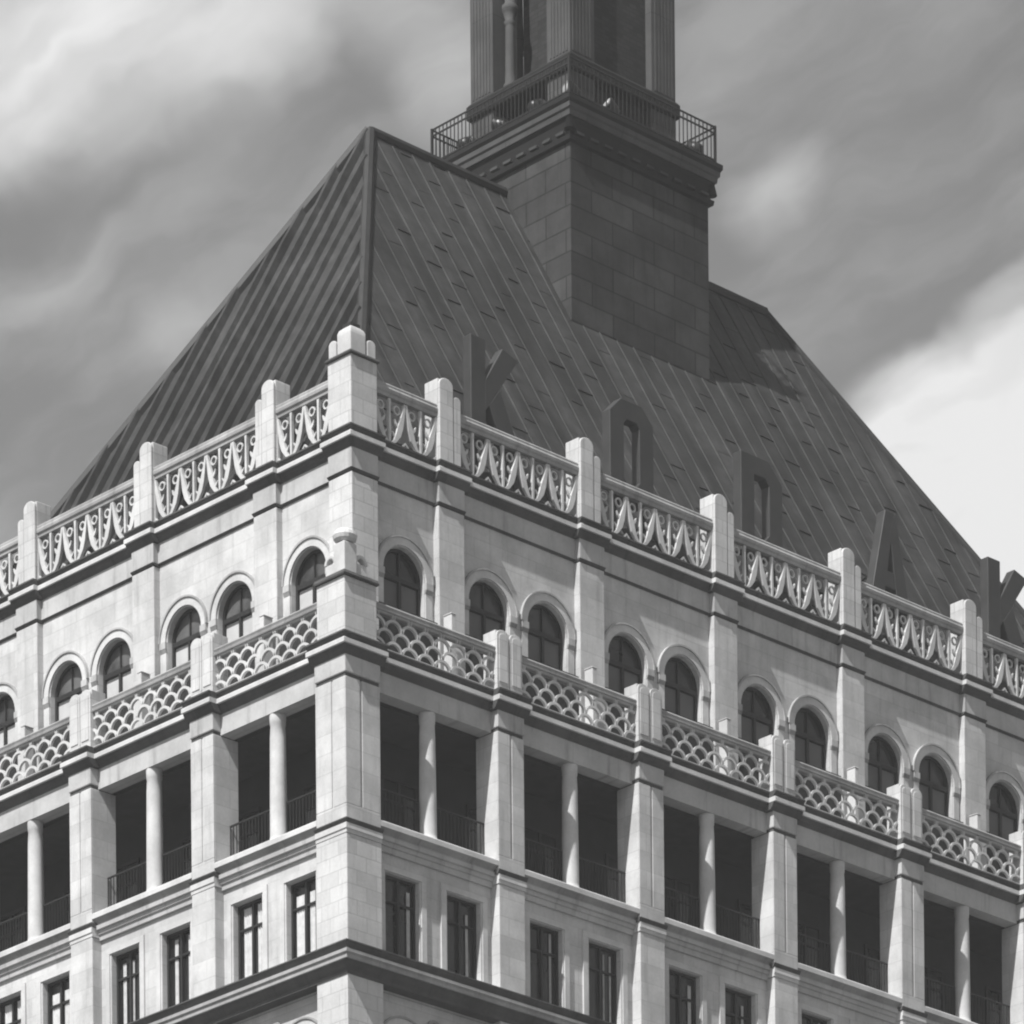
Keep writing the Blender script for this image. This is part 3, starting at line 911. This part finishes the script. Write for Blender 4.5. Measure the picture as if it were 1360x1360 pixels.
for sx in (-1, 1):
    for sy in (-1, 1):                                     # scrolled brackets below the corners of the balcony
        k = B()
        for i in range(7):
            rr = .16-.012*i
            k.lathe([(.02, 73.25+.05*i), (rr, 73.27+.05*i), (rr, 73.29+.05*i), (.02, 73.31+.05*i)], (TX+sx*(TH+.06), TY+sy*(TH+.06)), 10)
        k.build('corner_scroll', 'towerdark', TW)
k = B(); ring_prof(k, [(-.3, 73.602), (.17, 73.602), (.19, 73.74), (.23, 73.78), (.24, 73.90), (-.3, 73.90)], TH); k.build('balcony_fascia', 'towercap', TW)
k = B(); ring_prof(k, [(-.4, 73.902), (.24, 73.902), (.29, 73.98), (.29, 74.10), (-.4, 74.10)], TH); k.build('balcony_floor', 'towerdark', TW)
# iron railing
k = B(); h = TH+.14; z0, z1 = 74.10, 75.16
for sx in (-1, 1):
    for sy in (-1, 1): k.box(TX+sx*h-.03, TX+sx*h+.03, TY+sy*h-.03, TY+sy*h+.03, z0, z1+.02)
for zz in (z1-.03, z1-.20, z0+.12):
    for sg in (-1, 1):
        k.box(TX-h+.031, TX+h-.031, TY+sg*h-.018, TY+sg*h+.018, zz, zz+.036)
        k.box(TX+sg*h-.018, TX+sg*h+.018, TY-h+.031, TY+h-.031, zz, zz+.036)
n = 36
for i in range(1, n):
    t = -h+2*h*i/n
    for sg in (-1, 1):
        k.box(TX+t-.011, TX+t+.011, TY+sg*h-.011, TY+sg*h+.011, z0+.0, z1-.03)
        k.box(TX+sg*h-.011, TX+sg*h+.011, TY+t-.011, TY+t+.011, z0+.0, z1-.03)
k.build('balcony_railing', 'iron', TW)
# upper stage: four corner piers, arched away core, columns
UH = 1.98; pw = .90
pier0 = None
for sx in (-1, 1):
    for sy in (-1, 1):
        k = B()
        x0, x1 = sorted((sx*UH, sx*(UH-pw))); y0, y1 = sorted((sy*UH, sy*(UH-pw)))
        k.box(TX+x0, TX+x1, TY+y0, TY+y1, 74.10, 86.0)
        for i in range(6):                                 # shallow reeding on the faces
            t = .12+i*.125
            k.box(TX+sx*(UH-t)-.035, TX+sx*(UH-t)+.035, TY+sy*UH-(0 if sy > 0 else .02), TY+sy*UH+(.02 if sy > 0 else 0), 75.9, 85.9)
            k.box(TX+sx*UH-(0 if sx > 0 else .02), TX+sx*UH+(.02 if sx > 0 else 0), TY+sy*(UH-t)-.035, TY+sy*(UH-t)+.035, 75.9, 85.9)
        k.build('belfry_pier', 'towercap', TW)
k = B(); k.loft([[(TX+a*(UH+o), TY+b_*(UH+o), z) for a, b_ in ((-1, -1), (1, -1), (1, 1), (-1, 1))] for o, z in ((.05, 75.36), (.09, 75.40), (.09, 75.74), (.03, 75.82))])
k.build('plinth_band', 'towerdark', TW)
k = B(); k.box(TX-.95, TX+1.75, TY-1.75, TY+.95, 74.10, 86.0); k.build('core_wall', 'brick', TW)
k = B(); k.box(TX-UH+.02, TX+UH-.02, TY-UH+.02, TY+UH-.02, 86.0, 87.2)
k.loft([[(TX+a*(UH+.3), TY+b_*(UH+.3), z) for a, b_ in ((-1, -1), (1, -1), (1, 1), (-1, 1))] for z in (87.2, 87.6)])
k.loft([[(TX+a*r_, TY+b_*r_, z) for a, b_ in ((-1, -1), (1, -1), (1, 1), (-1, 1))] for r_, z in ((UH+.1, 87.6), (.6, 93.0), (.05, 97.0))])
k.build('belfry_roof', 'towerdark', TW)
colp = [(.20, 75.82), (.20, 75.95), (.15, 76.02), (.14, 76.4), (.13, 77.55), (.12, 77.6), (.17, 77.68), (.12, 77.72), (.20, 77.95), (.22, 78.0), (.22, 78.12), (.14, 78.2), (.12, 79.4), (.12, 85.9)]
cl0 = None
for (x, y) in ((TX-1.72, TY+.66), (TX-.42, TY+1.72), (TX+1.80, TY+.42)):
    if cl0 is None:
        k = B(); k.lathe(colp, n=14); cl0 = k.build('belfry_column', 'towercap', TW, (x, y, 0), True)
    else: copy_tree(cl0, TW, (x, y, 0))

# ------------------------------------------------------------------ floodlights on the balcony
fl = [(-2.30, -2.34, 'black floodlight at the near corner of the tower balcony, its lens glinting'),
      (-2.36, -1.05, 'black floodlight on the sunlit side of the tower balcony, next to its near corner'),
      (-2.36, .35, 'black floodlight on the sunlit side of the tower balcony, midway along the railing'),
      (-2.36, 1.75, 'black floodlight at the far left end of the tower balcony railing'),
      (-.85, -2.36, 'black floodlight on the shaded side of the tower balcony, nearest its front corner'),
      (2.30, -2.36, 'black floodlight at the right end of the tower balcony, dark against the sky')]
def floodlight(loc, label, face):
    t = thing('floodlight', label, 'floodlight', loc, 'floodlights on the tower balcony')
    d = V((face[0], face[1], .55)).normalized(); a = d.orthogonal().normalized(); b_ = d.cross(a)
    def disc(prof):
        k = B(); c0 = V((0, 0, .42))
        k.loft([[tuple(c0+d*z+(a*math.cos(q)+b_*math.sin(q))*r_) for q in [2*math.pi*i/16 for i in range(16)]] for r_, z in prof]); return k
    disc([(.06, -.26), (.14, -.22), (.20, -.05), (.225, .12), (.24, .13), (.24, .17), (.215, .17)]).build('housing', 'lamp', t, smooth_=True)
    disc([(.21, .171), (.20, .20), (.10, .225), (.02, .23)]).build('lens', 'lens', t, smooth_=True)
    k = B(); k.box(-.05, .05, -.05, .05, 0, .2); k.box(-.14, .14, -.10, .10, 0, .05)
    k.tube([(-.26*a.x, -.26*a.y, .44), (-.2*a.x, -.2*a.y, .2), (0, 0, .16), (.2*a.x, .2*a.y, .2), (.26*a.x, .26*a.y, .44)], .022)
    k.build('bracket', 'lamp', t)
    return t
for i, (x, y, lb) in enumerate(fl):
    face = (-x*.3-.2, -y) if abs(y) > abs(x) else (-x, -y*.3)
    if i in (0, 2, 4): face = (-face[1]*.8-.4, .9*abs(face[0])) if i != 4 else (-.9, .25)
    floodlight((TX+x, TY+y, 74.10), lb, face)

# ------------------------------------------------------------------ roof sign letters
def letter_mesh(polys, d=.30):
    k = B(FR)
    for pl in polys: k.plate(pl, -d/2, d/2)
    return k
HZ = 2.62; S = .50
def strut(L):
    k = B(FR)
    for x in L: k.box(x-.05, x+.05, -.05, .05, -1.05, .0); k.tube([(x, -.12, .9), (x, -1.2, .55)], .035)
    return k
def K_():
    return [[(0, 0), (S, 0), (S, HZ), (0, HZ)],
            [(S-.03, .80), (S-.03, 1.58), (1.08, HZ-.05), (1.62, HZ-.20)],
            [(S+.10, 1.00), (.98, 1.52), (1.70, 0), (1.12, 0)]]
def ringpoly(out, inn):
    """frame between two outlines with equal counts, as quads"""
    n = len(out)
    return [[out[i], out[(i+1) % n], inn[(i+1) % n], inn[i]] for i in range(n)]
O_out = [(0, .40), (.40, 0), (1.15, 0), (1.55, .40), (1.55, HZ-.40), (1.15, HZ), (.40, HZ), (0, HZ-.40)]
O_in = [(.50, .62), (.60, .50), (.95, .50), (1.05, .62), (1.05, HZ-.62), (.95, HZ-.50), (.60, HZ-.50), (.50, HZ-.62)]
D_out = [(0, 0), (0, 0), (1.05, 0), (1.55, .50), (1.55, HZ-.50), (1.05, HZ), (0, HZ), (0, HZ)]
D_in = [(.50, .50), (.50, .50), (.90, .50), (1.05, .66), (1.05, HZ-.66), (.90, HZ-.50), (.50, HZ-.50), (.50, HZ-.50)]
def closed_ring(k, out, inn, d=.30):
    n = len(out); a = [i for i in range(n) if out[i] != out[i-1]]
    out = [out[i] for i in a]; inn = [inn[i] for i in a]; n = len(out)
    vs = {}
    for tag, pl in (('o', out), ('i', inn)):
        for sd_ in (-1, 1):
            for i, (x, z) in enumerate(pl): vs[tag, sd_, i] = k.v((x, sd_*d/2, z))
    for i in range(n):
        j = (i+1) % n
        for sd_ in (-1, 1): k.bm.faces.new((vs['o', sd_, i], vs['o', sd_, j], vs['i', sd_, j], vs['i', sd_, i]))
        for tag in 'oi': k.bm.faces.new((vs[tag, -1, i], vs[tag, -1, j], vs[tag, 1, j], vs[tag, 1, i]))
    return k
def A_(k, d=.30):
    h = HZ+.06
    k.plate([(0, 0), (.50, 0), (.98, h), (.62, h)], -d/2, d/2)
    k.plate([(1.10, 0), (1.60, 0), (1.02, h-.0), (.99, h), (.80, h-.55)], -d/2+.004, d/2+.004)
    k.plate([(.60, .62), (1.02, .62), (.94, 1.06), (.68, 1.06)], -d/2+.008, d/2-.008)
    return k
LB = {'K1': 'dark block letter K at the start of the rooftop sign, by the tall corner pinnacle',
      'O': 'dark block letter O with clipped corners, second in the rooftop sign',
      'D': 'dark block letter D, middle one of the rooftop sign behind the carved balustrade',
      'A': 'dark block letter A with pointed top, fourth in the rooftop sign',
      'K2': 'dark block letter K ending the rooftop sign, outlined against bright cloud at right'}
for key, x0 in (('K1', 6.35), ('O', 11.15), ('D', 15.90), ('A', 20.78), ('K2', 25.49)):
    t = thing('sign_letter', LB[key], 'sign letter', (x0, 2.55, 60.83), 'letters of the rooftop sign')
    if key[0] == 'K':
        k = B(FR)
        for i, pl in enumerate(K_()): k.plate(pl, -.15+.004*i, .15+.004*i if i else .15)
    elif key == 'A': k = A_(B(FR))
    else: k = closed_ring(B(FR), O_out if key == 'O' else D_out, O_in if key == 'O' else D_in)
    k.build('letter', 'letter', t)
    for x_ in (.25, 1.30): strut((x_,)).build('support', 'iron', t)

# ------------------------------------------------------------------ thin scattering volume added to lift the blacks
k = B(); k.box(-3150, 3150, -3150, 3150, -3.2, 101.0)
hm = bpy.data.materials.new('black_lift_haze'); hm.use_nodes = True
ht = hm.node_tree
for n in list(ht.nodes): ht.nodes.remove(n)
ho = ht.nodes.new('ShaderNodeOutputMaterial'); hv = ht.nodes.new('ShaderNodeVolumePrincipled')
hv.inputs['Color'].default_value = (.9, .9, .9, 1); hv.inputs['Density'].default_value = .00033
ht.links.new(hv.outputs[0], ho.inputs['Volume'])
hz = k.build('added_haze', hm); hz['kind'] = 'stuff'
